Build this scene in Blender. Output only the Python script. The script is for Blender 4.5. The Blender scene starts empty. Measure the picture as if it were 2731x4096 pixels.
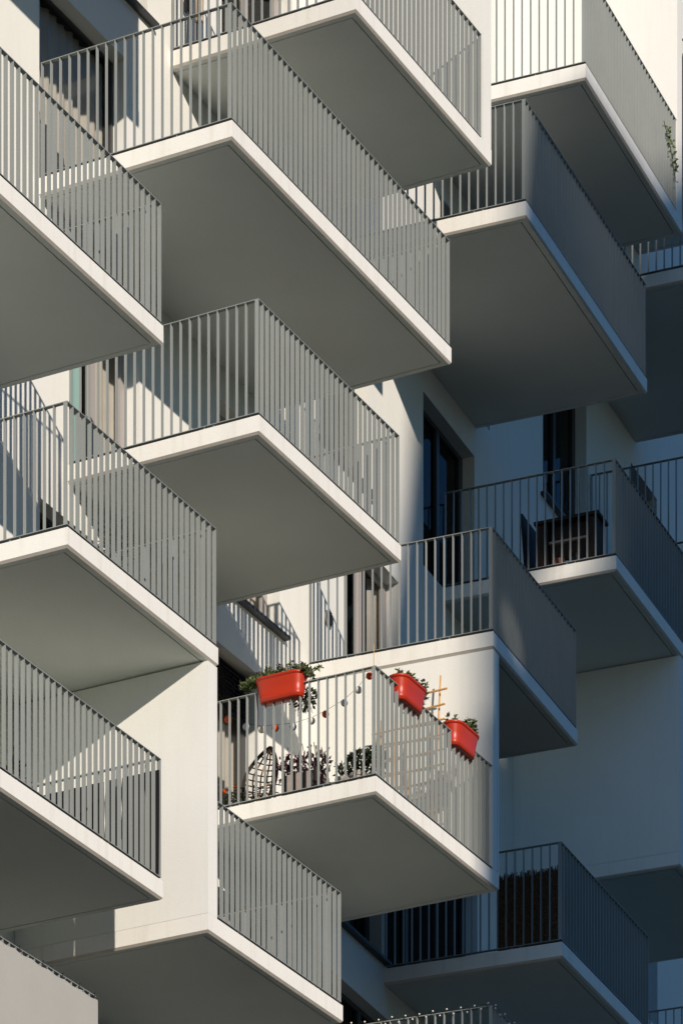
import bpy, bmesh, math, random
from mathutils import Vector, Matrix
random.seed(7)
R = math.radians
scene = bpy.context.scene
COL = scene.collection
# ------------------------------------------------------------------ frame of the place
CAMZ = 1.6
H = 2.85
Z0 = 16.93 + CAMZ
def zf(n): return Z0 + H*n
AL = [R(27.594), R(22.643)]          # the facade bends by five degrees between its two wings
FRONT = [21.674, 17.678]             # plane of the balcony fronts
WALL = [24.06, 20.07]                # plane of the facade
AX = [(Vector((math.sin(a), math.cos(a), 0)), Vector((-math.cos(a), math.sin(a), 0))) for a in AL]
def W(g, a, b, z):
    A, B = AX[g]
    return A*a + B*b + Vector((0, 0, z))
SUNA = (.86, 1.0, -.44)
SUND = (AX[0][0]*SUNA[0] + AX[0][1]*SUNA[1] + Vector((0, 0, SUNA[2]))).normalized()

# ------------------------------------------------------------------ materials
def mat(name, col, rough=.6, spec=.3, metal=0, noise=0, nscale=8, bump=0, bscale=60, streak=0, grain=0, alt=None, altfac=.5, altscale=3):
    m = bpy.data.materials.new(name); m.use_nodes = True
    nt = m.node_tree; N = nt.nodes; L = nt.links
    p = N['Principled BSDF']
    p.inputs['Base Color'].default_value = (*col, 1)
    p.inputs['Roughness'].default_value = rough
    p.inputs['Metallic'].default_value = metal
    p.inputs['Specular IOR Level'].default_value = spec
    geo = N.new('ShaderNodeNewGeometry')
    last = None
    if noise or streak or alt or grain:
        rgb = N.new('ShaderNodeRGB'); rgb.outputs[0].default_value = (*col, 1); last = rgb.outputs[0]
        def mixin(fac, colr):
            nonlocal last
            mx = N.new('ShaderNodeMix'); mx.data_type = 'RGBA'
            L.new(fac, mx.inputs[0]); L.new(last, mx.inputs[6]); mx.inputs[7].default_value = (*colr, 1)
            last = mx.outputs[2]
        def nz(scale, lo, hi, top, mapping=None, detail=5):
            n = N.new('ShaderNodeTexNoise'); n.inputs['Scale'].default_value = scale; n.inputs['Detail'].default_value = detail
            if mapping:
                mp = N.new('ShaderNodeMapping'); mp.inputs['Scale'].default_value = mapping
                L.new(geo.outputs['Position'], mp.inputs[0]); L.new(mp.outputs[0], n.inputs['Vector'])
            else: L.new(geo.outputs['Position'], n.inputs['Vector'])
            r = N.new('ShaderNodeMapRange'); r.inputs[1].default_value = lo; r.inputs[2].default_value = hi
            r.inputs[3].default_value = 0; r.inputs[4].default_value = top
            L.new(n.outputs['Fac'], r.inputs[0]); return r.outputs[0]
        if alt: mixin(nz(altscale, .42, .62, altfac), alt)
        if noise: mixin(nz(nscale, .35, .75, noise), tuple(c*.6 for c in col))
        if streak: mixin(nz(1.0, .52, .74, streak, (9, 9, .7), 6), tuple(c*s for c, s in zip(col, (.62, .55, .46))))
        if grain: mixin(nz(85, .3, .7, grain, detail=2), tuple(c*.7 for c in col))
        L.new(last, p.inputs['Base Color'])
    if bump:
        n = N.new('ShaderNodeTexNoise'); n.inputs['Scale'].default_value = bscale; n.inputs['Detail'].default_value = 4
        L.new(geo.outputs['Position'], n.inputs['Vector'])
        bm_ = N.new('ShaderNodeBump'); bm_.inputs['Strength'].default_value = bump; bm_.inputs['Distance'].default_value = .01
        L.new(n.outputs['Fac'], bm_.inputs['Height']); L.new(bm_.outputs[0], p.inputs['Normal'])
    return m
M = {}
M['plaster'] = mat('white_render', (.775, .80, .745), .92, .15, noise=.10, nscale=1.1, bump=.16, bscale=160, grain=.22, streak=.09)
M['shaded_base'] = mat('base_painted_shade', (.05, .042, .038), .9, .2, noise=.3, nscale=3)  # dark colour stands in for shade on the unseen lower storeys
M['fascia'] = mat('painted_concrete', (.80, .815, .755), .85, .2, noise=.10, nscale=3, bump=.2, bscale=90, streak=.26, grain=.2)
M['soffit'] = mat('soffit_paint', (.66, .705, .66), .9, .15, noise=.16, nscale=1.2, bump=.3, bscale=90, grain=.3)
M['deck'] = mat('grey_deck_tiles', (.13, .125, .12), .85, .2, noise=.3, nscale=4)
M['lip'] = mat('drip_edge', (.55, .525, .46), .85, .2, noise=.3, nscale=14)  # tan stands in for the weaker sunlight on the sloped chamfer
M['rail'] = mat('grey_railing_paint', (.275, .305, .29), .5, .3, noise=.18, nscale=2.2, grain=.2)
M['frame'] = mat('window_frame_taupe', (.36, .34, .32), .45, .4)
M['darkframe'] = mat('window_frame_dark', (.045, .045, .045), .4, .4)
M['sill'] = mat('dark_metal_sill', (.03, .033, .035), .45, .5)
M['curtain'] = mat('beige_curtain', (.56, .50, .43), .9, .1, noise=.2, nscale=5)
M['cyan'] = mat('pale_green_curtain', (.33, .50, .47), .9, .1)
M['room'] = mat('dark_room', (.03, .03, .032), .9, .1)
M['blind'] = mat('dark_blind', (.025, .025, .027), .6, .2)
M['paving'] = mat('pale_paving', (.05, .052, .048), .9, .2, noise=.2, nscale=.5)
M['bounce_patch'] = mat('bounce_patch_paving', (.21, .215, .195), .9, .2, noise=.2, nscale=.5)
M['lawn'] = mat('lawn_grass', (.045, .065, .03), .95, .1, noise=.3, nscale=.7)
M['opp'] = mat('grey_render', (.06, .06, .06), .9, .1, noise=.2, nscale=.3)
M['opwin'] = mat('opposite_glazing', (.03, .035, .04), .15, .5)
M['red'] = mat('red_plastic', (.44, .030, .008), .38, .45, noise=.10, nscale=6)
M['soil'] = mat('potting_soil', (.02, .014, .01), .95, .1)
M['leaf'] = mat('green_leaves', (.07, .11, .035), .55, .35, alt=(.16, .19, .06), altscale=30)
M['leafdark'] = mat('dark_leaves', (.018, .032, .016), .5, .4, alt=(.035, .05, .02), altscale=25)
M['leafred'] = mat('burgundy_leaves', (.030, .010, .015), .5, .4, alt=(.16, .06, .075), altfac=.5, altscale=22)
M['stem'] = mat('plant_stem', (.06, .07, .03), .7, .2)
M['violet'] = mat('violet_petals', (.16, .06, .20), .6, .2)
M['pink'] = mat('pink_petals', (.40, .05, .13), .6, .2)
M['orange'] = mat('orange_petals', (.85, .13, .01), .6, .2)
M['bamboo'] = mat('bamboo_cane', (.62, .36, .13), .55, .3, noise=.35, nscale=25)
M['rattan'] = mat('rattan_dark', (.030, .022, .018), .5, .4)
M['rattanlight'] = mat('rattan_light', (.42, .25, .12), .55, .3)
M['paperred'] = mat('red_lantern_paper', (.58, .085, .03), .7, .2)
M['paperwhite'] = mat('cream_lantern_paper', (.74, .70, .60), .7, .2)
M['papergrey'] = mat('grey_lantern_paper', (.42, .47, .50), .6, .3)
M['wire'] = mat('black_wire', (.03, .03, .03), .6, .2)
M['wood'] = mat('brown_wood', (.020, .011, .008), .55, .3, noise=.4, nscale=20)
M['board'] = mat('black_board', (.012, .012, .013), .6, .2)
M['terracotta'] = mat('clay_pot', (.20, .085, .06), .85, .2, noise=.3, nscale=20)
M['blackpot'] = mat('black_pot', (.015, .015, .016), .5, .4)
M['woodlight'] = mat('greyed_planter_boards', (.36, .31, .27), .8, .2, noise=.3, nscale=18)
M['reed'] = mat('reed_mat', (.08, .042, .022), .9, .1, noise=.5, nscale=30, alt=(.26, .17, .10), altscale=60, altfac=.6)
M['blackcloth'] = mat('black_shade_cloth', (.010, .010, .011), .75, .2, noise=.2, nscale=10)
M['greycloth'] = mat('grey_canvas', (.42, .425, .39), .95, .1, noise=.16, nscale=1.6, bump=.5, bscale=160)
M['bulb'] = mat('white_bulb', (.80, .78, .72), .3, .5)
M['vent'] = mat('vent_plastic', (.55, .53, .50), .6, .3)
M['parasol'] = mat('parasol_canvas', (.50, .42, .33), .9, .1, noise=.4, nscale=30)
M['yellow'] = mat('straw_yellow', (.55, .34, .08), .8, .2, noise=.6, nscale=60)
# window glass: clear pane that mirrors the sky at grazing angles
g_ = bpy.data.materials.new('window_glass'); g_.use_nodes = True
nt = g_.node_tree; N = nt.nodes; L = nt.links; N.remove(N['Principled BSDF'])
tr = N.new('ShaderNodeBsdfTransparent'); tr.inputs[0].default_value = (.80, .84, .84, 1)
gl = N.new('ShaderNodeBsdfGlossy'); gl.inputs['Roughness'].default_value = .02
fr = N.new('ShaderNodeFresnel'); fr.inputs[0].default_value = 1.22
mx = N.new('ShaderNodeMixShader'); L.new(fr.outputs[0], mx.inputs[0]); L.new(tr.outputs[0], mx.inputs[1]); L.new(gl.outputs[0], mx.inputs[2])
L.new(mx.outputs[0], N['Material Output'].inputs['Surface']); M['glass'] = g_

# ------------------------------------------------------------------ mesh builder
class MB:
    def __init__(s): s.v = []; s.f = []; s.mi = []; s.cur = 0
    def add(s, vs, fs):
        k = len(s.v); s.v += [Vector(v) for v in vs]
        for f in fs: s.f.append([i+k for i in f]); s.mi.append(s.cur)
        return s
    def hexa(s, p):
        return s.add(p, [(0,3,2,1),(4,5,6,7),(0,1,5,4),(1,2,6,5),(2,3,7,6),(3,0,4,7)])
    def box(s, g, a0, a1, b0, b1, z0, z1):
        return s.hexa([W(g,a,b,z) for z in (z0,z1) for a,b in ((a0,b0),(a1,b0),(a1,b1),(a0,b1))])
    def quad(s, *p): return s.add(p, [tuple(range(len(p)))])
    def wbox(s, x0, x1, y0, y1, z0, z1):
        return s.hexa([Vector((x,y,z)) for z in (z0,z1) for x,y in ((x0,y0),(x1,y0),(x1,y1),(x0,y1))])
    def tube(s, pts, r, n=6, cap=True):
        pts = [Vector(p) for p in pts]; rr = r if isinstance(r, (list, tuple)) else [r]*len(pts)
        k = len(s.v); up = None
        for i, p in enumerate(pts):
            t = (pts[min(i+1, len(pts)-1)] - pts[max(i-1, 0)])
            if t.length < 1e-7: t = Vector((0,0,1))
            t.normalize()
            if up is None: up = Vector((0,0,1)) if abs(t.z) < .9 else Vector((1,0,0))
            x = t.cross(up).normalized(); y = x.cross(t).normalized(); up = y
            for j in range(n):
                w = 2*math.pi*j/n; s.v.append(p + x*math.cos(w)*rr[i] + y*math.sin(w)*rr[i])
        for i in range(len(pts)-1):
            for j in range(n):
                s.f.append([k+i*n+j, k+i*n+(j+1)%n, k+(i+1)*n+(j+1)%n, k+(i+1)*n+j]); s.mi.append(s.cur)
        if cap:
            s.f.append([k+j for j in range(n)][::-1]); s.mi.append(s.cur)
            s.f.append([k+(len(pts)-1)*n+j for j in range(n)]); s.mi.append(s.cur)
        return s
    def ball(s, c, r, n=12, m=8, sq=1):
        c = Vector(c); vs = [c+Vector((0,0,-r*sq))]
        for i in range(1, m):
            ph = -math.pi/2 + math.pi*i/m
            for j in range(n):
                w = 2*math.pi*j/n; vs.append(c+Vector((math.cos(w)*math.cos(ph)*r, math.sin(w)*math.cos(ph)*r, math.sin(ph)*r*sq)))
        vs.append(c+Vector((0,0,r*sq))); fs = []
        for j in range(n): fs.append((0, 1+(j+1)%n, 1+j))
        for i in range(m-2):
            for j in range(n):
                q = 1+i*n; fs.append((q+j, q+(j+1)%n, q+n+(j+1)%n, q+n+j))
        q = 1+(m-2)*n
        for j in range(n): fs.append((q+j, q+(j+1)%n, len(vs)-1))
        return s.add(vs, fs)
    def lathe(s, c, prof, n=20):
        c = Vector(c); k = len(s.v)
        for r, z in prof:
            for j in range(n):
                w = 2*math.pi*j/n; s.v.append(c+Vector((math.cos(w)*r, math.sin(w)*r, z)))
        for i in range(len(prof)-1):
            for j in range(n):
                s.f.append([k+i*n+j, k+i*n+(j+1)%n, k+(i+1)*n+(j+1)%n, k+(i+1)*n+j]); s.mi.append(s.cur)
        return s
    def leaf(s, p, d, ln, wd, up=None):
        """one small folded leaf of four faces from point p along d"""
        d = Vector(d).normalized(); up = Vector(up) if up else Vector((random.gauss(0,1), random.gauss(0,1), random.gauss(0,1)))
        x = d.cross(up)
        if x.length < 1e-4: x = Vector((1,0,0))
        x.normalize(); n_ = x.cross(d).normalized(); p = Vector(p)
        a = p; m1 = p + d*ln*.5 - n_*wd*.12; t = p + d*ln - n_*ln*.12
        l = p + d*ln*.45 + x*wd*.5 + n_*wd*.12; r = p + d*ln*.45 - x*wd*.5 + n_*wd*.12
        return s.add([a, l, m1, r, t], [(0,2,1), (0,3,2), (1,2,4), (2,3,4)])
    def build(s, name, m, parent=None, origin=None, smooth=False):
        me = bpy.data.meshes.new(name)
        if origin is None:
            o = Vector((sum(v.x for v in s.v)/len(s.v), sum(v.y for v in s.v)/len(s.v), min(v.z for v in s.v)))
        else: o = Vector(origin)
        me.from_pydata([v-o for v in s.v], [], s.f)
        ms = m if isinstance(m, (list, tuple)) else [m]
        for x in ms: me.materials.append(M[x])
        for i, p in enumerate(me.polygons):
            p.material_index = s.mi[i]; p.use_smooth = smooth
        me.update()
        ob = bpy.data.objects.new(name, me); COL.objects.link(ob)
        if parent is not None:
            ob.parent = parent; ob.location = o - world(parent)
        else: ob.location = o
        return ob
def world(o):
    p = Vector(o.location)
    while o.parent: o = o.parent; p += Vector(o.location)
    return p
def empty(name, loc):
    o = bpy.data.objects.new(name, None); COL.objects.link(o); o.location = loc; o.empty_display_size = .2; return o
def tag(o, label=None, cat=None, group=None, kind=None):
    if label: o['label'] = label
    if cat: o['category'] = cat
    if group: o['group'] = group
    if kind: o['kind'] = kind
    return o

# ------------------------------------------------------------------ the apartment building
BLD = empty('apartment_building', W(0, 45.19, WALL[0], 0))
tag(BLD, 'white rendered apartment block with staggered balconies and grey bar railings', 'building')
A0_, A1_, C0_, C1_ = 22.0, 45.19, 47.0997, 76.0
ZTOP = zf(8)
# openings: floor, a0, a1, kind (door / window with low sill), curtain layout
OPEN0 = [(4,39.45,41.30,'sill','half'),(4,43.02,44.75,'door','none'),
         (3,38.98,40.83,'door','full'),(2,39.60,41.12,'door','cyan'),(2,42.93,44.44,'sill','half'),
         (1,38.99,40.49,'sill','none'),(1,42.40,43.91,'door','blind'),
         (0,38.90,40.40,'sill','none'),(0,34.4,36.2,'door','none'),(2,34.6,36.4,'door','full'),(0,42.6,44.3,'sill','none'),
         (-1,32.0,33.8,'door','none'),(-1,34.5,36.3,'sill','none'),(-1,38.4,40.2,'sill','none'),(-1,41.0,42.8,'door','none')]
OPEN1 = [(4,51.46,53.30,'door','none'),(4,55.40,57.23,'sill','none'),(4,59.20,60.42,'door','none'),
         (3,47.45,48.95,'sill','none'),(3,50.86,52.72,'door','none'),
         (2,48.19,50.01,'door','half'),(2,58.6,60.45,'door','none'),
         (1,47.95,49.44,'sill','none'),(1,49.60,52.83,'door','none'),(0,47.45,49.9,'door','none')]
RV = .17
def facade(g, a0, a1, ops):
    mb = MB(); b = WALL[g]
    rects = [(x0, x1, zf(n)+(.08 if k == 'sill' else 0.0), zf(n)+2.25) for n, x0, x1, k, c in ops]
    As = sorted({a0, a1} | {r[0] for r in rects} | {r[1] for r in rects}); Zs = sorted({0, zf(-1)-.2, ZTOP} | {r[2] for r in rects} | {r[3] for r in rects})
    for i in range(len(As)-1):
        j = 0
        while j < len(Zs)-1:
            ca = (As[i]+As[i+1])/2
            def hole(k): cz = (Zs[k]+Zs[k+1])/2; return any(r[0] < ca < r[1] and r[2] < cz < r[3] for r in rects)
            if hole(j): j += 1; continue
            k = j
            while k+1 < len(Zs)-1 and not hole(k+1) and Zs[k+1] != zf(-1)-.2: k += 1
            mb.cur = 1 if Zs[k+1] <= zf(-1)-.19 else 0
            mb.quad(W(g,As[i],b,Zs[j]), W(g,As[i+1],b,Zs[j]), W(g,As[i+1],b,Zs[k+1]), W(g,As[i],b,Zs[k+1]))
            j = k+1
    mb.cur = 0
    for x0, x1, z0, z1 in rects:
        D = b+RV+.06
        mb.quad(W(g,x0,b,z0), W(g,x0,b,z1), W(g,x0,D,z1), W(g,x0,D,z0))
        mb.quad(W(g,x1,b,z0), W(g,x1,D,z0), W(g,x1,D,z1), W(g,x1,b,z1))
        mb.quad(W(g,x0,b,z1), W(g,x1,b,z1), W(g,x1,D,z1), W(g,x0,D,z1))
        mb.quad(W(g,x0,b,z0), W(g,x0,D,z0), W(g,x1,D,z0), W(g,x1,b,z0))
    return mb
f0 = facade(0, A0_, A1_, OPEN0).build('wall', ['plaster','shaded_base'], BLD)
f1 = facade(1, C0_, C1_, OPEN1).build('wall', ['plaster','shaded_base'], BLD)
DEP = 11.0
mb = MB()   # end walls, rear wall and roof close the block
L0, L1 = W(0,A0_,WALL[0],0), W(0,A0_,WALL[0]+DEP,0)
R0, R1 = W(1,C1_,WALL[1],0), W(1,C1_,WALL[1]+DEP,0)
up = Vector((0,0,ZTOP))
mb.quad(L0, L0+up, L1+up, L1); mb.quad(R0, R1, R1+up, R0+up); mb.quad(L1, L1+up, R1+up, R1)
mb.build('rear_wall', 'plaster', BLD)
mb = MB(); K_ = W(0,A1_,WALL[0],0)
P5 = [L0, K_, R0, R1, L1]
mb.add([p+up for p in P5]+[p+up+Vector((0,0,.4)) for p in P5], [(0,1,2,3,4),(9,8,7,6,5)]+[(i,(i+1)%5,5+(i+1)%5,5+i) for i in range(5)])
mb.build('roof', 'fascia', BLD)
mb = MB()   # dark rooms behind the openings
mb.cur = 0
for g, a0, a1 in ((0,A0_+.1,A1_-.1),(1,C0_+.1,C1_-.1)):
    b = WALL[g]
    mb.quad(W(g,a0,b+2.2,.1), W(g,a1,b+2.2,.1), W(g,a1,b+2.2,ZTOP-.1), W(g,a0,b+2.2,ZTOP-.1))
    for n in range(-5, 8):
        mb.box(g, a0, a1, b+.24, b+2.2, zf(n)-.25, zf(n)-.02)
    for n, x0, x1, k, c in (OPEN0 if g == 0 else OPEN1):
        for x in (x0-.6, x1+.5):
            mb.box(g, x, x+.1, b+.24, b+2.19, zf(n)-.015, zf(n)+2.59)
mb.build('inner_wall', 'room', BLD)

def window(g, n, x0, x1, kind, cur):
    b = WALL[g]; z0 = zf(n)+(.08 if kind == 'sill' else .0)+.003; z1 = zf(n)+2.247; x0 += .003; x1 -= .003
    fb = b+RV; one = (g, n) == (0, 3)
    fm = 'darkframe' if one else 'frame' if (g == 0 and n != 1) or (g == 1 and n == 2) else 'darkframe'
    mb = MB(); t = .025 if one else .065; xm = (x0+x1)/2
    cols = [x0, x1] if one else [x0, xm, x1] if x1-x0 < 2.2 else [x0, x0+(x1-x0)/3, x0+2*(x1-x0)/3, x1]
    mb.box(g, x0, x1, fb, fb+.05, z1-t, z1); mb.box(g, x0, x1, fb, fb+.05, z0, z0+t)
    for i, c in enumerate(cols):
        lo = c if i == 0 else (c-2*t if i == len(cols)-1 else c-t*.8)
        w = t*2 if i in (0, len(cols)-1) else t*1.6
        mb.box(g, lo, lo+w, fb-(.012 if 0 < i < len(cols)-1 else 0), fb+.05, z0+t, z1-t)
    w = mb.build('window', fm, BLD)
    mb = MB(); mb.quad(W(g,x0+t,fb+.03,z0+t), W(g,x1-t,fb+.03,z0+t), W(g,x1-t,fb+.03,z1-t), W(g,x0+t,fb+.03,z1-t))
    mb.build('pane', 'glass', w)
    if kind == 'sill':
        mb = MB(); mb.box(g, x0-.10, x1+.12, b-.09, b+RV-.002, z0-.035, z0+.002); mb.build('sill', 'sill', w)
    def drape(xa, xb, m, name='curtain', dz=0):
        mb = MB(); k = max(8, int((xb-xa)/.03)); vs = []
        for i in range(k+1):
            x = xa+(xb-xa)*i/k; d = fb+.13+.022*math.sin(i*1.15)+.01*math.sin(i*.47)
            vs += [W(g,x,d,z0+.02), W(g,x,d,z1+dz)]
        mb.add(vs, [(2*i, 2*i+2, 2*i+3, 2*i+1) for i in range(k)])
        mb.build(name, m, w, smooth=True)
    if cur == 'full': drape(x0+.02, x1-.02, 'curtain')
    if cur == 'half': drape(x0+.02, x0+(x1-x0)*.42, 'curtain'); drape(x1-.35, x1-.02, 'curtain')
    if cur == 'cyan': drape(x0+.40, x0+.74, 'cyan'); drape(x0+.86, x1-.05, 'curtain')
    if cur == 'blind':
        drape(x0+.05, x1-.03, 'curtain')
        mb = MB(); z = z1-.02
        while z > z1-.62:
            mb.hexa([W(g,a,bb,zz) for bb, zz in ((fb-.05, z-.045), (fb-.045, z-.05)) for a in (x0+.02, x1-.02) for _ in (0,)] [:0] or
                    [W(g,x0+.02,fb-.06,z-.05), W(g,x1-.02,fb-.06,z-.05), W(g,x1-.02,fb-.054,z-.05), W(g,x0+.02,fb-.054,z-.05),
                     W(g,x0+.02,fb-.02,z), W(g,x1-.02,fb-.02,z), W(g,x1-.02,fb-.014,z), W(g,x0+.02,fb-.014,z)])
            z -= .052
        mb.build('blind', 'blind', w)
for o in OPEN0: window(0, *o)
for o in OPEN1: window(1, *o)

TS = .196
def slab(g, a0, a1, n):
    z = zf(n); bf = FRONT[g]; bw = WALL[g]+.03
    mb = MB(); zm = z-TS+.034
    mb.box(g, a0, a1, bf, bw, zm, z); mb.mi[0] = 1; mb.mi[1] = 3      # underside joint and deck top
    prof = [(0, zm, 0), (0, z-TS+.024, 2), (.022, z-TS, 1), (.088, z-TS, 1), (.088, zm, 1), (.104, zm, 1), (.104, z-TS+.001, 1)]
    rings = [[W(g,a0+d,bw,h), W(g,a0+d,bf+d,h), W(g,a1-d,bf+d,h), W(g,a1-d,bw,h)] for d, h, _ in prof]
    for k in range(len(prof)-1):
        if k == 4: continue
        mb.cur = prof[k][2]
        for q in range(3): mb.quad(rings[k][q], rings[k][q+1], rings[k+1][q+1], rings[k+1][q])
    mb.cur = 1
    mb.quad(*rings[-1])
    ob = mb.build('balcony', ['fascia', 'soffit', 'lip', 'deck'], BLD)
    return ob
SP = .1145
def railing(par, g, a0, a1, n, near=True, far=True, inset=.014, fend=None):
    z = zf(n); bf = FRONT[g]+inset; bw = WALL[g]; x0 = a0+inset; x1 = a1-inset
    D = .048; T = .009; zt = z+1.255; zb = z+.043; e = .002
    mb = MB()
    # front
    k = round((x1-x0)/SP); st = (x1-x0-T)/k
    mb.box(g, x0, x1, bf, bf+D, zt-.008, zt); mb.box(g, x0, x1, bf, bf+D, zb-.008, zb)
    for i in range(k+1):
        w = .0 if 0 < i < k else .0
        tw = random.gauss(0, .0012)
        mb.box(g, x0+i*st+tw, x0+i*st+T+tw, bf+e, bf+D-e, zb, zt-.008)
    # bracket feet on the slab edge, in pairs
    for c in [x0+.45+j*1.72 for j in range(int((x1-x0-.5)/1.72)+1)]:
        if c > x1-.1: break
        for q in (0, SP*1.0):
            mb.box(g, c+q, c+q+.014, bf+.012, bf+.035, z-.0, zb-.008)
        mb.box(g, c-.04, c+SP+.05, bf-.004, bf+.05, z+.001, z+.008)
    def side(xa, xb, flip):
        kk = round((bw-bf-D)/SP); s2 = (bw-bf-D-.02)/kk
        mb.box(g, xa, xb, bf+D, bw-.012, zt-.008, zt); mb.box(g, xa, xb, bf+D, bw-.012, zb-.008, zb)
        for i in range(1, kk+1):
            y = bf+D+i*s2-T*.5
            mb.box(g, xa+e, xb-e, y, y+T, zb, zt-.008)
        for c in (bf+.55, bw-.62):
            for q in (0, SP): mb.box(g, (xa+.012 if not flip else xb-.035), (xa+.035 if not flip else xb-.012), c+q, c+q+.014, z, zb-.008)
            mb.box(g, xa-.004, xb, c-.05, c+SP+.06, z+.001, z+.008)
    if near: side(x0, x0+D, False)
    if far: side(x1-D, x1, True)
    return mb.build('railing', 'rail', par)
def blade(g, a0, a1, n, floors=1):
    z0 = zf(n)+.004; z1 = zf(n+floors)-TS-.014
    mb = MB(); mb.box(g, a0, a1, FRONT[g]+.004, WALL[g]-.002, z0, z1)
    return mb.build('partition_wall', 'plaster', BLD)
BAL = dict(P=(0,32.5,37.53,2), Q=(0,38.974,44.235,3), R=(0,39.57,42.933,2), S=(0,35.646,38.679,1), V=(0,32.447,37.521,0),
           U=(0,42.31,45.524,1), X=(1,47.064,50.082,2), Y=(1,48.198,52.816,4), Z=(1,50.385,54.312,5),
           AA=(1,51.568,54.40,3), CC=(1,49.502,52.935,1), LL=(1,47.07,50.2,0), MM=(0,30.9,36.23,-1), K=(0,34.4,39.06,4), K2=(0,38.85,41.6,5),
           GG=(1,55.43,59.47,5), HH=(1,57.37,61.2,4), JJ=(1,55.5,59.0,1), GG2=(1,55.0,59.6,6), N1=(0,39.6,43.6,-1), N2=(1,49.0,52.6,-1))
for key, (g, a0, a1, n) in BAL.items():
    s = slab(g, a0, a1, n); railing(s, g, a0, a1, n)
# balconies that also carry a cross wall at one end
s = slab(0, 38.466, 41.503, 0); railing(s, 0, 38.68, 41.503, 0, near=False)
s = slab(0, 41.816, 45.319, 4); railing(s, 0, 41.816, 45.08, 4, far=False)
s = slab(1, 54.197, 57.42, 2); railing(s, 1, 54.42, 57.42, 2, near=False)
blade(0, 38.470, 38.664, 0)        # under the left-hand balcony
blade(1, 47.070, 47.27, 1)         # beside the flower balcony
blade(1, 54.200, 54.395, 2)        # under the balcony with the shelf
blade(0, 45.10, 45.316, 4, 1)      # top middle
blade(1, 54.10, 54.306, 5, 2)      # top right
blade(0, 38.855, 39.056, 4)        # beyond the top of the picture
# vent cover on the wall
mb = MB(); c = (47.66, 23.44+CAMZ)
nv = 20; ring = [(c[0]+.10*math.cos(2*math.pi*i/nv), c[1]+.10*math.sin(2*math.pi*i/nv)) for i in range(nv)]
bq = WALL[1]
vs = [W(1,x,bq-.004,z) for x,z in ring]+[W(1,x,bq-.035,z) for x,z in ring]
mb.add(vs, [tuple(range(nv,2*nv))]+[(i,(i+1)%nv,nv+(i+1)%nv,nv+i) for i in range(nv)])
mb.cur = 1
for i in range(-3,4):
    z = c[1]+i*.025; hw = math.sqrt(max(.0, .088**2-(i*.025)**2))
    mb.box(1, c[0]-hw, c[0]+hw, bq-.045, bq-.0352, z-.004, z+.006)
mb.build('vent_cover', ['vent','sill'], BLD)

# ------------------------------------------------------------------ plants and small things
def rnd(a, b): return random.uniform(a, b)
def foliage(mb, c, rx, ry, rz, n, ln, wd, upward=.3, frame=0):
    A, B = AX[frame]; c = Vector(c)
    for i in range(n):
        while True:
            p = Vector((rnd(-1,1), rnd(-1,1), rnd(-1,1)))
            if p.length < 1: break
        q = c + A*p.x*rx + B*p.y*ry + Vector((0,0,p.z*rz))
        d = (A*p.x + B*p.y + Vector((0,0,p.z+upward)) + Vector((random.gauss(0,.5),random.gauss(0,.5),random.gauss(0,.4))))
        mb.leaf(q, d, ln*rnd(.6,1.3), wd*rnd(.6,1.3))
def sprig(lf, root, bloom, base, top, nleaf, ln, wd, flower=.012):
    base = Vector(base); top = Vector(top); mid = (base+top)/2 + Vector((random.gauss(0,.012), random.gauss(0,.012), .01))
    lf.cur = 1; lf.tube([base, mid, top], [.003,.0025,.0015], 4); lf.cur = 0
    for i in range(nleaf):
        t = rnd(.15, 1); p = base.lerp(mid, t*2) if t < .5 else mid.lerp(top, t*2-1)
        lf.leaf(p, Vector((random.gauss(0,1), random.gauss(0,1), random.gauss(.3,.6))), ln*rnd(.6,1.2), wd*rnd(.7,1.2))
    if bloom:
        fb = MB()
        for k in range(8):
            fb.leaf(top, Vector((random.gauss(0,1), random.gauss(0,1), random.gauss(.2,.8))), flower*rnd(.9,1.6), flower*1.1)
        fb.build('flower', bloom, root)
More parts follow.
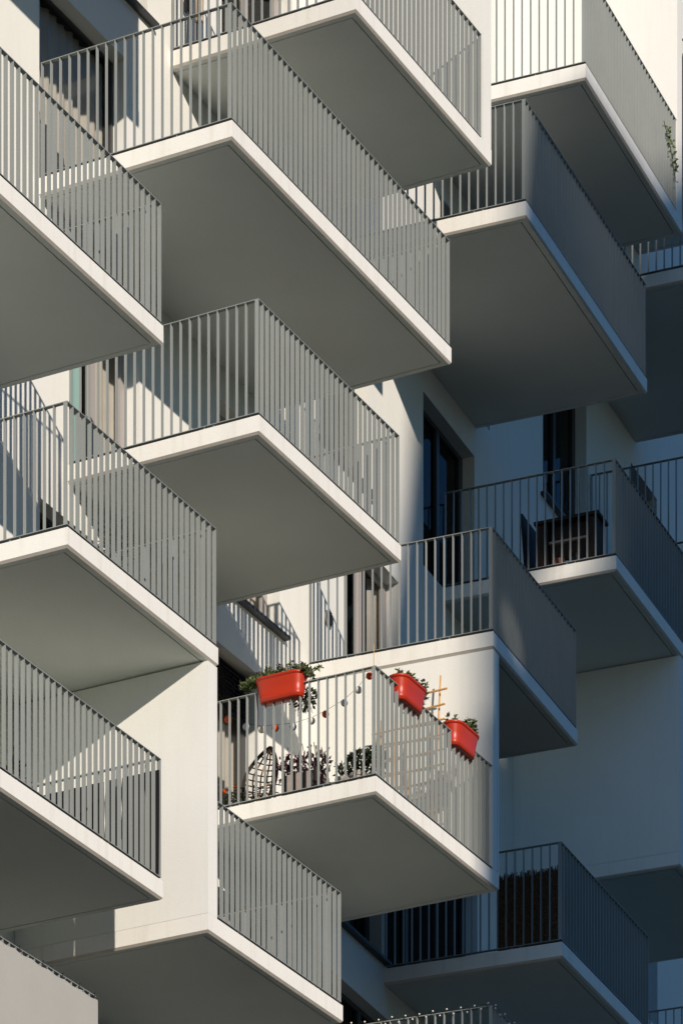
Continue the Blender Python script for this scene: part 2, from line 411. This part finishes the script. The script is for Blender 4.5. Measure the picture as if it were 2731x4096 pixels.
def red_planter(ax, ca, cb, label, seed, sprigs, trail=None):
    """oval trough clamped astride a rail; ax='b' lies along the side rail, 'a' along the front rail"""
    random.seed(seed)
    zt = zf(1)+1.255; z1 = zt+.115; z0 = zt-.15; Lh = .325; Wd = .135
    A, B = AX[0]; U_, V_ = (B, A) if ax == 'b' else (A, B)
    c = A*ca + B*cb
    root = empty('flower_box', c+Vector((0,0,z0)))
    tag(root, label, 'flower box', 'red flower boxes on the balcony rail')
    def outline(ins, z, n=9):
        r = Wd-ins; h = Lh-Wd; pts = []
        for i in range(n+1):
            w = -math.pi/2+math.pi*i/n; pts.append(c + U_*(h+r*math.cos(w)) + V_*r*math.sin(w) + Vector((0,0,z)))
        for i in range(n+1):
            w = math.pi/2+math.pi*i/n; pts.append(c + U_*(-h+r*math.cos(w)) + V_*r*math.sin(w) + Vector((0,0,z)))
        return pts
    mb = MB(); H_ = z1-z0
    prof = [(.066,z0),(.056,z0+.006),(.052,z0+.03),(.047,z0+.036),(.050,z0+.042),(.045,z0+.048),(.048,z0+.054),(.030,z0+H_*.55),(.012,z1-.04),(.010,z1-.030),(.0,z1-.028),(-.004,z1-.014),(-.004,z1-.003),(.0,z1),(.006,z1),(.012,z1-.01),(.02,z1-.05)]
    rings = [outline(i, z) for i, z in prof]; n = len(rings[0]); k = 0
    mb.v = [p for r in rings for p in r]
    for i in range(len(rings)-1):
        for j in range(n):
            mb.f.append([i*n+j, i*n+(j+1)%n, (i+1)*n+(j+1)%n, (i+1)*n+j]); mb.mi.append(0)
    mb.f.append(list(range(n))[::-1]); mb.mi.append(0)
    mb.build('trough', 'red', root, smooth=True)
    mb = MB(); o = outline(.019, z1-.045); mb.add(o, [tuple(range(len(o)))]); mb.build('soil', 'soil', root)
    lf = MB()
    for s_, cnt, hgt, spread in sprigs:
        for i in range(cnt):
            u = s_ + random.gauss(0, spread); v = random.gauss(0, .05)
            base = c + U_*u + V_*v + Vector((0,0,z1-.045))
            top = base + Vector((0,0,hgt*rnd(.6,1.25)+.085)) + U_*random.gauss(0,.05)*(1+hgt*4) + V_*random.gauss(0,.04)
            sprig(lf, root, 'violet' if random.random() < .4 else None, base, top, 26, .050, .024, .020)
    if trail:
        for s_, cnt, sgn in trail:
            for i in range(cnt):
                base = c + U_*(s_+random.gauss(0,.03)) + V_*rnd(-.05,.05) + Vector((0,0,z1-.02))
                top = base + U_*sgn*rnd(.04,.2) + Vector((0,0,rnd(-.05,.07))) + V_*random.gauss(0,.05)
                sprig(lf, root, 'violet' if random.random() < .2 else None, base, top, 30, .050, .024, .020)
    lf.build('foliage', ['leaf','stem'], root)
    return root
uc = BAL['U'][1]+.014+.0275; ub = FRONT[0]+.014+.0275
red_planter('b', uc, 22.90, 'red flower box on the short side rail with foliage spilling at both ends', 3,
            [(-.2,6,.06,.04),(-.08,7,.08,.05),(.08,7,.07,.05),(.2,8,.07,.05)], [(.28,20,1),(-.28,9,-1)])
red_planter('a', 43.17, ub, 'red flower box hanging on the long front rail nearest the corner, with leafy green plants', 5,
            [(-.15,5,.03,.05),(.1,14,.08,.06),(.2,8,.06,.05)], [(.25,8,1)])
red_planter('a', 44.56, ub, 'red flower box farther along the front rail, with thin violet flower stems', 9,
            [(-.1,3,.13,.05),(.05,3,.13,.05),(.15,6,.10,.05),(.25,6,.12,.05)])
random.seed(11)
# hanging plant behind the first box, inside the balcony
hp = empty('hanging_plant', W(0, uc+.22, 22.70, zf(1)+.80))
tag(hp, 'trailing green plant hanging behind the side rail under the left red box', 'plant')
mb = MB(); foliage(mb, W(0, uc+.20, 22.72, zf(1)+1.17), .08, .14, .13, 300, .052, .03, -.2)
mb.cur = 1
for i in range(9):
    q = W(0, uc+.2+rnd(-.04,.04), 22.72+rnd(-.1,.1), zf(1)+1.25); mb.tube([q, q+Vector((rnd(-.1,.1),rnd(-.1,.1),-.12)), q+Vector((rnd(-.14,.14),rnd(-.14,.14),-.24))], .003, 4)
mb.build('foliage', ['leafdark','stem'], hp)

# lantern string along the inside of the side rail
lan = [(23.66,20.86,'paperred'),(23.42,20.73,'papergrey'),(23.22,20.66,'paperwhite'),(23.04,20.64,'paperred'),(22.81,20.61,'papergrey'),
       (22.57,20.63,'paperwhite'),(22.39,20.67,'paperred'),(22.15,20.75,'papergrey'),(21.97,20.86,'paperwhite'),(21.83,20.99,'paperred')]
ls = empty('lantern_string', W(0, 42.45, 22.8, 20.6+CAMZ)); tag(ls, 'string of small red, grey and cream ball lanterns sagging behind the side rail', 'lantern string')
mb = MB(); pts = [W(0,42.45,23.95,21.0+CAMZ)]+[W(0,42.45,b,z+.04+CAMZ) for b,z,_ in lan]+[W(0,42.42,21.75,21.02+CAMZ)]
mb.tube(pts, .0025, 4); mb.build('wire', 'wire', ls)
for b, z, m in lan:
    mb = MB(); mb.ball(W(0,42.45,b,z+CAMZ), .041, 16, 10); mb.build('lantern', m, ls, smooth=True)

# bamboo trellis standing against the cross wall
tr_ = empty('bamboo_trellis', W(0, 45.12, 22.7, zf(1))); tag(tr_, 'tall bamboo ladder trellis leaning by the wall behind the front rail', 'trellis')
zu = zf(1)
for (b0, b1, zt_) in ((22.36,22.27,2.36),(22.72,22.66,1.98),(23.10,23.06,1.98)):
    mb = MB(); mb.tube([W(0,45.10,b0,zu+.01), W(0,45.13,(b0+b1)/2,zu+zt_*.5), W(0,45.16,b1,zu+zt_)], [.014,.013,.011], 7); mb.build('upright', 'bamboo', tr_)
for i in range(12):
    z = zu+.2+i*.178; w0 = 22.18 if i != 11 else 22.15
    w1 = 23.16 if i < 10 else 22.62
    mb = MB(); mb.tube([W(0,45.09,w0,z), W(0,45.10,w1,z+rnd(-.01,.01))], .012, 6); mb.build('rung', 'bamboo', tr_)
for i,(a,b,zt_,lean) in enumerate(((42.55,21.84,1.62,.03),(43.2,21.90,1.3,.03),(42.9,21.88,1.25,-.03),(44.1,21.92,1.3,.05))):
    mb = MB(); mb.tube([W(0,a,b,zu+.25), W(0,a+lean,b,zu+zt_)], .0045, 5); o = mb.build('bamboo_cane', 'bamboo')
    tag(o, ['long thin bamboo cane rising above the rail at the corner post','thin bamboo cane behind the front rail below the nearer red box','thin bamboo cane standing just right of the corner post','thin bamboo cane behind the front rail below the gap between boxes'][i], 'cane', 'bamboo canes behind the front rail')

def pot(name, c, r, h, m, soil=True, parent=None):
    mb = MB(); mb.lathe(c, [(0,0),(r*.72,0),(r*.78,h*.1),(r*.95,h*.82),(r*1.04,h*.82),(r*1.04,h),(r*.92,h),(r*.9,h*.88),(0,h*.88)], 18)
    return mb.build(name, m, parent, smooth=False)
def potted(name, g, a, b, z, r, h, pm, lm, n, spread, ph, label, cat='potted plant', ln=.06, wd=.035, flowers=None, nf=8, group=None):
    root = empty(name, W(g,a,b,z)); tag(root, label, cat, group)
    pot('pot', W(g,a,b,z), r, h, pm, parent=root)
    mb = MB(); foliage(mb, W(g,a,b,z+h+ph*.5), spread, spread, ph*.55, n, ln, wd, .4, g)
    mb.cur = 1
    for i in range(7): mb.tube([W(g,a+rnd(-.3,.3)*r,b+rnd(-.3,.3)*r,z+h*.8), W(g,a+rnd(-.8,.8)*spread,b+rnd(-.8,.8)*spread,z+h+ph*rnd(.5,1))], .004, 4)
    mb.build('foliage', [lm, 'stem'], root)
    if flowers:
        for i in range(nf):
            mb = MB()
            q = W(g, a+rnd(-1,.4)*spread, b+rnd(-1,1)*spread, z+h+ph*rnd(.7,1.1))
            for k in range(9): mb.leaf(q, (random.gauss(0,1),random.gauss(0,1),random.gauss(.2,.8)), .026, .02)
            mb.build('flower', flowers, root)
    return root
zb = zf(1)
potted('potted_marigold', 0, 42.62, 23.78, zb, .075, .15, 'papergrey', 'leafdark', 130, .07, .20, 'small potted marigold with orange blooms at the wall end of the side rail', ln=.04, wd=.022, flowers='orange', nf=5)
potted('potted_marigold', 0, 42.60, 23.60, zb, .075, .14, 'papergrey', 'leafdark', 130, .07, .20, 'small potted marigold beside the rattan chair, right of the other marigold', ln=.04, wd=.022, flowers='orange', nf=5)
potted('potted_plant', 0, 42.58, 22.24, zb, .085, .17, 'woodlight', 'leafdark', 110, .08, .16, 'small dark potted plant left of the orange flowering one', ln=.05, wd=.03)
potted('potted_geranium', 0, 42.62, 22.06, zb, .10, .20, 'woodlight', 'leafdark', 190, .12, .24, 'bushy potted plant with one orange bloom near the corner post', ln=.06, wd=.045, flowers='orange', nf=1)
potted('potted_plant', 0, 42.66, 21.86, zb, .09, .18, 'woodlight', 'leafdark', 210, .11, .30, 'tall dark potted plant right behind the corner post', ln=.065, wd=.045)
# burgundy plants in a boarded box
bx = empty('plant_box', W(0,42.82,22.84,zb)); tag(bx, 'greyed board plant box with burgundy leaved plants behind the side rail', 'plant box')
mb = MB(); mb.box(0,42.68,42.98,22.62,23.06,zb+.02,zb+.40)
mb.cur = 1
for y in (22.62,22.76,22.90,23.03): mb.box(0,42.655,42.68,y,y+.035,zb,zb+.42)
mb.box(0,42.665,42.68,22.62,23.06,zb+.16,zb+.18)
mb.build('box', ['woodlight','rattan'], bx)
mb = MB()
for y in (22.60,22.68,22.78,22.88,22.98,23.08,23.14): foliage(mb, W(0,42.80,y,zb+.50+rnd(-.05,.05)), .09,.06,.14,40,.075,.04,.5)
for y,h in ((22.62,.30),(22.55,.18)): foliage(mb, W(0,42.72,y,zb+h), .06,.06,.13,40,.07,.045,0)
mb.build('foliage', 'leafred', bx)
mb = MB()
for i in range(26):
    y = rnd(22.6,23.06); mb.tube([W(0,42.82+rnd(-.1,.1),y,zb+.4), W(0,42.8+rnd(-.12,.12),y+rnd(-.1,.1),zb+rnd(.55,.82))], .004, 4)
mb.build('stem', 'leafred', bx)
for y,z in ((23.03,.66),(22.94,.62),(22.76,.70),(22.63,.62)):
    mb = MB()
    for k in range(8): mb.leaf(W(0,42.76,y,zb+z), (random.gauss(0,1),random.gauss(0,1),random.gauss(.4,.8)), .04,.025)
    mb.build('flower', 'pink', bx)

# rattan chair
rc = empty('rattan_chair', W(0,42.95,23.38,zb)); tag(rc, 'rattan garden chair with an oval open slatted back behind the side rail', 'chair')
def shell(u, v):      # u across -1..1, v up 0..1 : a curved oval back leaning to the wall
    wv = math.sin(math.pi*min(1, .12+.80*v))**.6
    return W(0, 42.86+.16*(1-u*u)*.6+.10*v, 23.49+.215*u*wv-.10*v+.05, zb+.12+.82*v)
mb = MB(); rim = []
for i in range(40):
    t = i/39; ang = -math.pi*.5+2*math.pi*t
    v = .5+.5*math.sin(ang); u = math.cos(ang)
    rim.append(shell(u if abs(u) > 1e-3 else 0, v))
mb.tube(rim, .021, 7); mb.build('hoop', 'rattan', rc)
mb = MB()
for i in range(1, 12):
    v = i/12; hw = math.sqrt(max(0, 1-(2*v-1)**2)); mb.tube([shell(hw*u/6, v+.06*u/6) for u in range(-6, 7)], .008, 5)
mb.build('slat', 'rattan', rc)
mb = MB()
for uu in (-.6,-.2,.2,.6):
    mb.tube([shell(uu*math.sqrt(max(0,1-(2*v/10-1)**2))+.05*math.sin(v*1.3), v/10) for v in range(0, 11)], .010, 5)
mb.build('cane', 'rattanlight', rc)
mb = MB()
for i in range(46):
    u = rnd(-.9,.9); v = rnd(.0,.38); mb.tube([shell(u,v), shell(u+rnd(-.5,.5), v+rnd(-.14,.14))], .006, 4)
for i in range(26):
    p = W(0,42.72+rnd(-.1,.2),23.38+rnd(-.25,.25),zb+rnd(.05,.40)); q = p+AX[0][1]*rnd(-.2,.2)+Vector((0,0,rnd(-.12,.12))); mb.tube([p,q], .006, 4)
mb.build('seat', 'rattan', rc)
for sa, sb in ((42.66,23.16),(42.66,23.58),(43.02,23.16),(43.02,23.58)):
    mb = MB(); mb.tube([W(0,sa,sb,zb), W(0,sa,sb,zb+.36)], .013, 6); mb.build('leg', 'rattan', rc)

# reed mat on a shaded side rail
za = zf(1); random.seed(21)
mb = MB(); b = 17.76
while b < 18.56:
    hh = .97+rnd(-.035,.03); a = 49.585+rnd(0,.02)
    mb.tube([W(1,a,b,za+.04), W(1,a+rnd(-.006,.006),b+rnd(-.004,.004),za+.5), W(1,a+rnd(-.008,.012),b+rnd(-.012,.012),za+hh)], .0052, 4)
    b += .006
mb.box(1,49.606,49.609,17.76,18.56,za+.04,za+.93)
for z in (.25,.6,.85): mb.box(1,49.583,49.586,17.76,18.56,za+z,za+z+.006)
tag(mb.build('reed_mat', 'reed'), 'brown reed privacy mat tied inside a shaded side rail beside the blue lit wall', 'reed screen')

# black shade cloth on the far side rail of the lower left balcony
def cloth(g, fn, nu, nv, name, m, thick=.004):
    mb = MB(); P = [[fn(i/nu, j/nv) for j in range(nv+1)] for i in range(nu+1)]
    vs = [W(g,*p[0:3]) for r in P for p in r]; off = [W(g,p[0]+p[3]*thick,p[1]+p[4]*thick,p[2]) for r in P for p in r]
    k = len(vs); q = nv+1
    fs = [(i*q+j,(i+1)*q+j,(i+1)*q+j+1,i*q+j+1) for i in range(nu) for j in range(nv)]
    fs += [tuple(x+k for x in f[::-1]) for f in fs]
    mb.add(vs+off, fs); return mb.build(name, m, smooth=True)
random.seed(5)
_gaps = sorted(rnd(.03,.97) for _ in range(9))
def strip_cloth():
    mb = MB(); z = zf(0); b = FRONT[0]+.012; e = WALL[0]-.06; i = 0
    while b < e:
        w = rnd(.14,.34); b2 = min(e, b+w); n = 6
        for k in range(10):
            z0_, z1_ = z+.05+k*.108, z+.05+(k+1)*.108
            def row(zz): 
                s_ = .006*math.sin(zz*17+b*9)
                return [W(0,37.462+.006*math.sin(t*5+zz*3),b+(b2-b)*t/n+s_*(1 if t == n else 0),zz) for t in range(n+1)]
            r0, r1 = row(z0_), row(z1_); mb.add(r0+r1, [(t,t+1,n+2+t,n+1+t) for t in range(n)])
        b = b2+rnd(.004,.016); i += 1
    return mb.build('shade_cloth', 'blackcloth', smooth=True)
tag(strip_cloth(), 'black shade cloth strips tied along the end rail of the lower left balcony', 'privacy screen')
# grey canvas on the bottom left balcony
mm = BAL['MM']; zm_ = zf(-1)
def canv(u, v):
    a = mm[1]+.02+(mm[2]-mm[1]-.03)*u
    sag = .018*abs(math.sin(u*math.pi*17)) if v > .97 else 0
    return (a, FRONT[0]+.0+.004*math.sin(u*43)*(1-v)+.003*math.sin(u*11+v*7), zm_+.03+(1.185-sag)*v, 0, 1)
tag(cloth(0, canv, 140, 12, 'canvas_screen', 'greycloth', .003), 'pale grey canvas laced over the front rail in the bottom left corner', 'privacy screen')
mb = MB()
for u in (.12,.30,.44,.58,.72,.80,.87,.93,.985):
    a = mm[1]+.02+(mm[2]-mm[1]-.03)*u; zt_ = zm_+1.255
    mb.tube([W(0,a,FRONT[0]-.006,zt_-.05), W(0,a+.02,FRONT[0]-.01,zt_+.008), W(0,a+.05,FRONT[0]+.04,zt_+.012), W(0,a+.08,FRONT[0]-.008,zt_-.05)], .005, 5)
tag(mb.build('lacing', 'wire'), 'black ties lacing the grey canvas to the bottom left rail', 'ties')

# bulb string on the bottom middle balcony
zl = zf(0)+1.255; ll = empty('bulb_string', W(1,47.07,18.3,zl)); tag(ll, 'string of small white bulbs wound round the lowest railing at the bottom edge', 'bulb string')
mb = MB(); pts = []
for i in range(60):
    t = i/59; b = 19.9-t*2.2; w = i*1.05; pts.append(W(1,47.11+.035*math.cos(w),b,zl+.01+.03*math.sin(w)))
for i in range(40):
    t = i/39; a = 47.1+t*2.9; w = i*1.05; pts.append(W(1,a,17.72+.035*math.cos(w),zl+.01+.03*math.sin(w)))
mb.tube(pts, .003, 4); mb.build('wire', 'wire', ll)
random.seed(8)
for i in range(22):
    b = 19.5-i*.088; dz = (.018, -.045)[i % 2]
    mb = MB(); mb.ball(W(1,47.06+rnd(-.01,.01),b,zl+dz+rnd(-.008,.008)), .0105, 10, 6); mb.build('bulb', 'bulb', ll, smooth=True)
for i in range(10):
    mb = MB(); mb.ball(W(1,47.15+i*.16,17.68,zl+(.018,-.045)[i%2]), .0125, 10, 6); mb.build('bulb', 'bulb', ll, smooth=True)

# wooden shelf, board and pots on the shaded balcony
z3 = zf(3)
wb = empty('wooden_shelf', W(1,51.95,18.42,z3)); tag(wb, 'dark brown wooden shelf stand with end panels on the shaded balcony', 'shelf')
mb = MB(); mb.box(1,51.76,52.16,17.99,18.88,z3+.69,z3+.73); mb.build('top', 'wood', wb)
for y in (18.03,18.70):
    mb = MB(); mb.box(1,51.80,52.12,y,y+.14,z3+.0,z3+.69); mb.build('end_panel', 'wood', wb)
mb = MB(); mb.box(1,51.84,52.08,18.171,18.699,z3+.44,z3+.47); mb.build('shelf_board', 'woodlight', wb)
mb = MB(); mb.box(1,51.90,51.93,18.171,18.699,z3+.471,z3+.689); mb.box(1,51.88,51.91,18.171,18.699,z3+.22,z3+.43); mb.build('back_board', 'wood', wb)
mb = MB(); mb.hexa([W(1,51.66,18.94,z3),W(1,52.26,18.94,z3),W(1,52.26,18.97,z3),W(1,51.66,18.97,z3),W(1,51.66,19.0,z3+.82),W(1,52.26,19.0,z3+.80),W(1,52.26,19.03,z3+.80),W(1,51.66,19.03,z3+.82)])
tag(mb.build('leaning_board', 'board'), 'flat black board standing left of the wooden shelf', 'board')
for (b, r, h, m, lb) in ((18.55,.105,.19,'terracotta','brown clay pot on the balcony floor under the shelf, left one'),(18.30,.11,.21,'blackpot','round black pot on the balcony floor under the shelf, right one')):
    mb = MB(); c = W(1,51.80,b,z3); mb.lathe(c, [(0,.0),(r*.6,0),(r*.95,h*.35),(r,h*.6),(r*.75,h*.85),(r*.8,h),(r*.7,h),(r*.6,h*.8),(0,h*.75)], 18)
    tag(mb.build('plant_pot', m, smooth=True), lb, 'pot')
# round dark table at the right edge
z4 = zf(4); rt = empty('round_table', W(1,57.95,18.55,z4)); tag(rt, 'dark round balcony table with a deep rim at the right edge', 'table')
mb = MB(); mb.lathe(W(1,57.95,18.45,z4), [(0,.42),(.36,.42),(.37,.44),(.37,.66),(.34,.68),(0,.69)], 28); mb.build('tabletop', 'blackpot', rt, smooth=False)
for da, db in ((-.2,-.2),(.2,-.2),(-.2,.2),(.2,.2)):
    mb = MB(); mb.tube([W(1,57.95+da,18.45+db,z4), W(1,57.95+da*.8,18.45+db*.8,z4+.43)], .016, 6); mb.build('leg', 'blackpot', rt)
# climbing plant at the far end of the top right rail
zz = zf(5); random.seed(31)
cp = empty('climbing_plant', W(1,53.9,17.8,zz)); tag(cp, 'small leafy climber poking through the far end of the top right rail', 'plant')
mb = MB()
for i in range(34):
    t = i/33; p = W(1,53.62+.42*t+random.gauss(0,.03),17.66,zz+.88-.42*t+random.gauss(0,.045)); mb.leaf(p, (random.gauss(0,1),-1,random.gauss(0,1)), .055, .045, (random.gauss(0,.3),-1,.3))
mb.cur = 1; mb.tube([W(1,53.55,17.69,zz+.95), W(1,53.8,17.675,zz+.7), W(1,54.05,17.69,zz+.4)], .005, 5)
mb.build('foliage', ['leaf','stem'], cp)
# spiky plant behind the side rail of the middle left balcony
z1_ = zf(1); sp_ = empty('spiky_plant', W(0,37.85,22.45,z1_)); tag(sp_, 'spiky green plant whose tips rise above the long rail on the left', 'plant')
pot('pot', W(0,37.85,22.45,z1_), .13, .28, 'blackpot', parent=sp_)
mb = MB(); mb.tube([W(0,37.85,22.45,z1_+.2), W(0,37.85,22.45,z1_+.95)], .014, 6); mb.build('stem', 'wood', sp_)
mb = MB()
for i in range(70):
    an = rnd(0,6.28); el = rnd(-.3,1.2); mb.leaf(W(0,37.85,22.45,z1_+rnd(.8,1.02)), (math.cos(an)*math.cos(el), math.sin(an)*math.cos(el), math.sin(el)), rnd(.22,.36), .018, (0,0,1))
mb.build('foliage', 'leafdark', sp_)
# straw coloured pot plant bottom left and things on the top balcony
potted('straw_plant', 0, 35.85, 22.4, zf(0), .12, .35, 'yellow', 'leafdark', 60, .1, .5, 'straw pot plant at the left edge behind the lower left railing', ln=.09, wd=.03)
z4 = zf(4)
pr_ = empty('folded_parasol', W(0,42.10,23.90,z4)); tag(pr_, 'folded beige parasol standing on the top balcony behind the bars', 'parasol')
mb = MB(); mb.tube([W(0,42.1,23.88,z4), W(0,42.1,23.88,z4+2.2)], .018, 8); mb.build('pole', 'frame', pr_)
mb = MB(); mb.lathe(W(0,42.1,23.84,z4+.42), [(.0,0),(.045,.01),(.055,.4),(.06,.9),(.03,1.5),(0,1.55)], 10); mb.build('canopy', 'parasol', pr_)
mb = MB(); mb.lathe(W(0,42.1,23.88,z4), [(0,0),(.2,0),(.2,.05),(.04,.07),(.04,.2),(0,.2)], 18); mb.build('base', 'terracotta', pr_)
br = empty('broom', W(0,42.12,24.0,z4)); tag(br, 'black headed broom leaning on the wall left of the parasol', 'broom')
mb = MB(); mb.tube([W(0,42.12,24.01,z4), W(0,42.12,24.0,z4+.62)], .012, 6); mb.build('handle', 'frame', br)
mb = MB(); mb.box(0,42.09,42.15,23.96,24.035,z4+.60,z4+.74); mb.cur = 1; mb.box(0,42.10,42.14,23.945,24.03,z4+.741,z4+.765); mb.build('head', ['blackpot','paperred'], br)

# ------------------------------------------------------------------ ground and the building opposite
mb = MB(); mb.quad(Vector((-600,-600,0)), Vector((600,-600,0)), Vector((600,900,0)), Vector((-600,900,0)))
tag(mb.build('ground', 'paving', origin=(0,0,0)), 'dark paved ground in front of the building', kind='structure')
dh = Vector((SUND.x, SUND.y, 0)).normalized(); pe = Vector((dh.y, -dh.x, 0)); slope = -SUND.z/math.hypot(SUND.x, SUND.y)
mb = MB(); vs = [pe*p + dh*q + Vector((0,0,.004)) for p, q in ((19,-8),(75,-8),(75,52),(19,52))]; mb.add(vs, [(0,1,2,3)])
tag(mb.build('lawn', 'lawn'), 'lawn', kind='structure')
mb = MB(); vs = [pe*p + dh*q + Vector((0,0,.008)) for p, q in ((-34,4),(12,4),(12,36),(-34,36))]; mb.add(vs, [(0,1,2,3)])  # unseen pale patch, added to bounce sunlight up onto the left-hand soffits
tag(mb.build('bounce_patch', 'bounce_patch'), 'bounce_patch', kind='structure')
ALONG = -10.0; TH = 1.2
def OP(p, h, q=0):     # p across the sun, h silhouette height where the light meets the facade
    return pe*p + dh*(ALONG+q) + Vector((0,0,h + slope*(-ALONG) + CAMZ))
opp = empty('opposite_building', pe*40 + dh*ALONG)
tag(opp, 'tall grey apartment slab across the street whose shade falls on the right wing', 'building')
mb = MB()
def prism(poly, solid=None):
    n = len(poly); f_ = [OP(p,h,0) for p,h in poly]; b_ = [OP(p,h,-TH) for p,h in poly]
    mb.add(f_+b_, [tuple(range(n)), tuple(range(2*n-1,n-1,-1))]+[(i,n+i,n+(i+1)%n,(i+1)%n) for i in range(n)])
GND = -slope*10-CAMZ
def grid(p0,p1,h0,h1,hole):
    q0,q1,k0,k1 = hole
    for a,b,c,d in ((p0,q0,h0,h1),(q1,p1,h0,h1),(q0,q1,h0,k0),(q0,q1,k1,h1)): prism([(a,c),(b,c),(b,d),(a,d)])
prism([(20.0,GND),(62,GND),(62,37.0),(20.0,37.0)])
grid(20.1, 62, 37.0, 39.6, (20.65,20.85,38.3,38.95))
prism([(20.1,39.6),(22.0,39.6),(22.0,45.69),(21.15,45.1),(20.95,43.9),(20.75,42.6)])
grid(22.0, 62, 39.6, 45.69, (22.7,23.15,41.7,42.7))
prism([(21.15,45.1),(22.0,45.1),(22.0,46.9),(21.4,46.5)])
prism([(22.0,45.69),(62,45.69),(62,60),(26.4,55),(25.5,49.2),(24.95,48.5),(24.45,47.9),(22.0,46.9)])
mb.build('wall', 'opp', opp)
mb = MB()
for r_ in range(13):
    for c_ in range(12):
        p = 24.5+c_*3; h = GND+1.2+r_*2.9
        if h > 37 : continue
        vs = [OP(pp,hh,q) for q in (.0,.04) for pp,hh in ((p,h),(p+1.5,h),(p+1.5,h+1.5),(p,h+1.5))]
        mb.hexa(vs)
mb.build('window', 'opwin', opp)

# ------------------------------------------------------------------ light
w = bpy.data.worlds.new('World'); scene.world = w; w.use_nodes = True
nt = w.node_tree; bg = nt.nodes['Background']; sky = nt.nodes.new('ShaderNodeTexSky'); sky.sky_type = 'NISHITA'; sky.sun_disc = False
elev = math.asin(-SUND.z); az = math.atan2(-SUND.x, -SUND.y)
sky.sun_elevation = elev; sky.sun_rotation = az; sky.ozone_density = 10.0; sky.air_density = 1.45; sky.dust_density = 0
nt.links.new(sky.outputs[0], bg.inputs[0]); bg.inputs[1].default_value = .088
sl = bpy.data.lights.new('sun', 'SUN'); sl.energy = 3.7; sl.angle = R(.53); sl.color = (1.0, .855, .745)
so = bpy.data.objects.new('sun', sl); COL.objects.link(so); so.rotation_euler = SUND.to_track_quat('-Z', 'Y').to_euler(); so.location = -SUND*60

# ------------------------------------------------------------------ camera
cam = bpy.data.cameras.new('camera'); co = bpy.data.objects.new('camera', cam); COL.objects.link(co)
co.location = (0, 0, CAMZ); co.rotation_euler = (R(90), 0, 0)
cam.sensor_fit = 'HORIZONTAL'; cam.sensor_width = 36; cam.lens = 16895.9/2731*36
cam.shift_y = (10134.5-2048)/2731; cam.clip_start = .5; cam.clip_end = 3000
scene.camera = co
scene.render.engine = 'CYCLES'
scene.view_settings.view_transform = 'Standard'; scene.view_settings.look = 'None'
scene.view_settings.exposure = 0.36; scene.view_settings.gamma = 1.0
scene.cycles.max_bounces = 8; scene.cycles.diffuse_bounces = 6; scene.cycles.transparent_max_bounces = 16
scene.cycles.use_adaptive_sampling = True
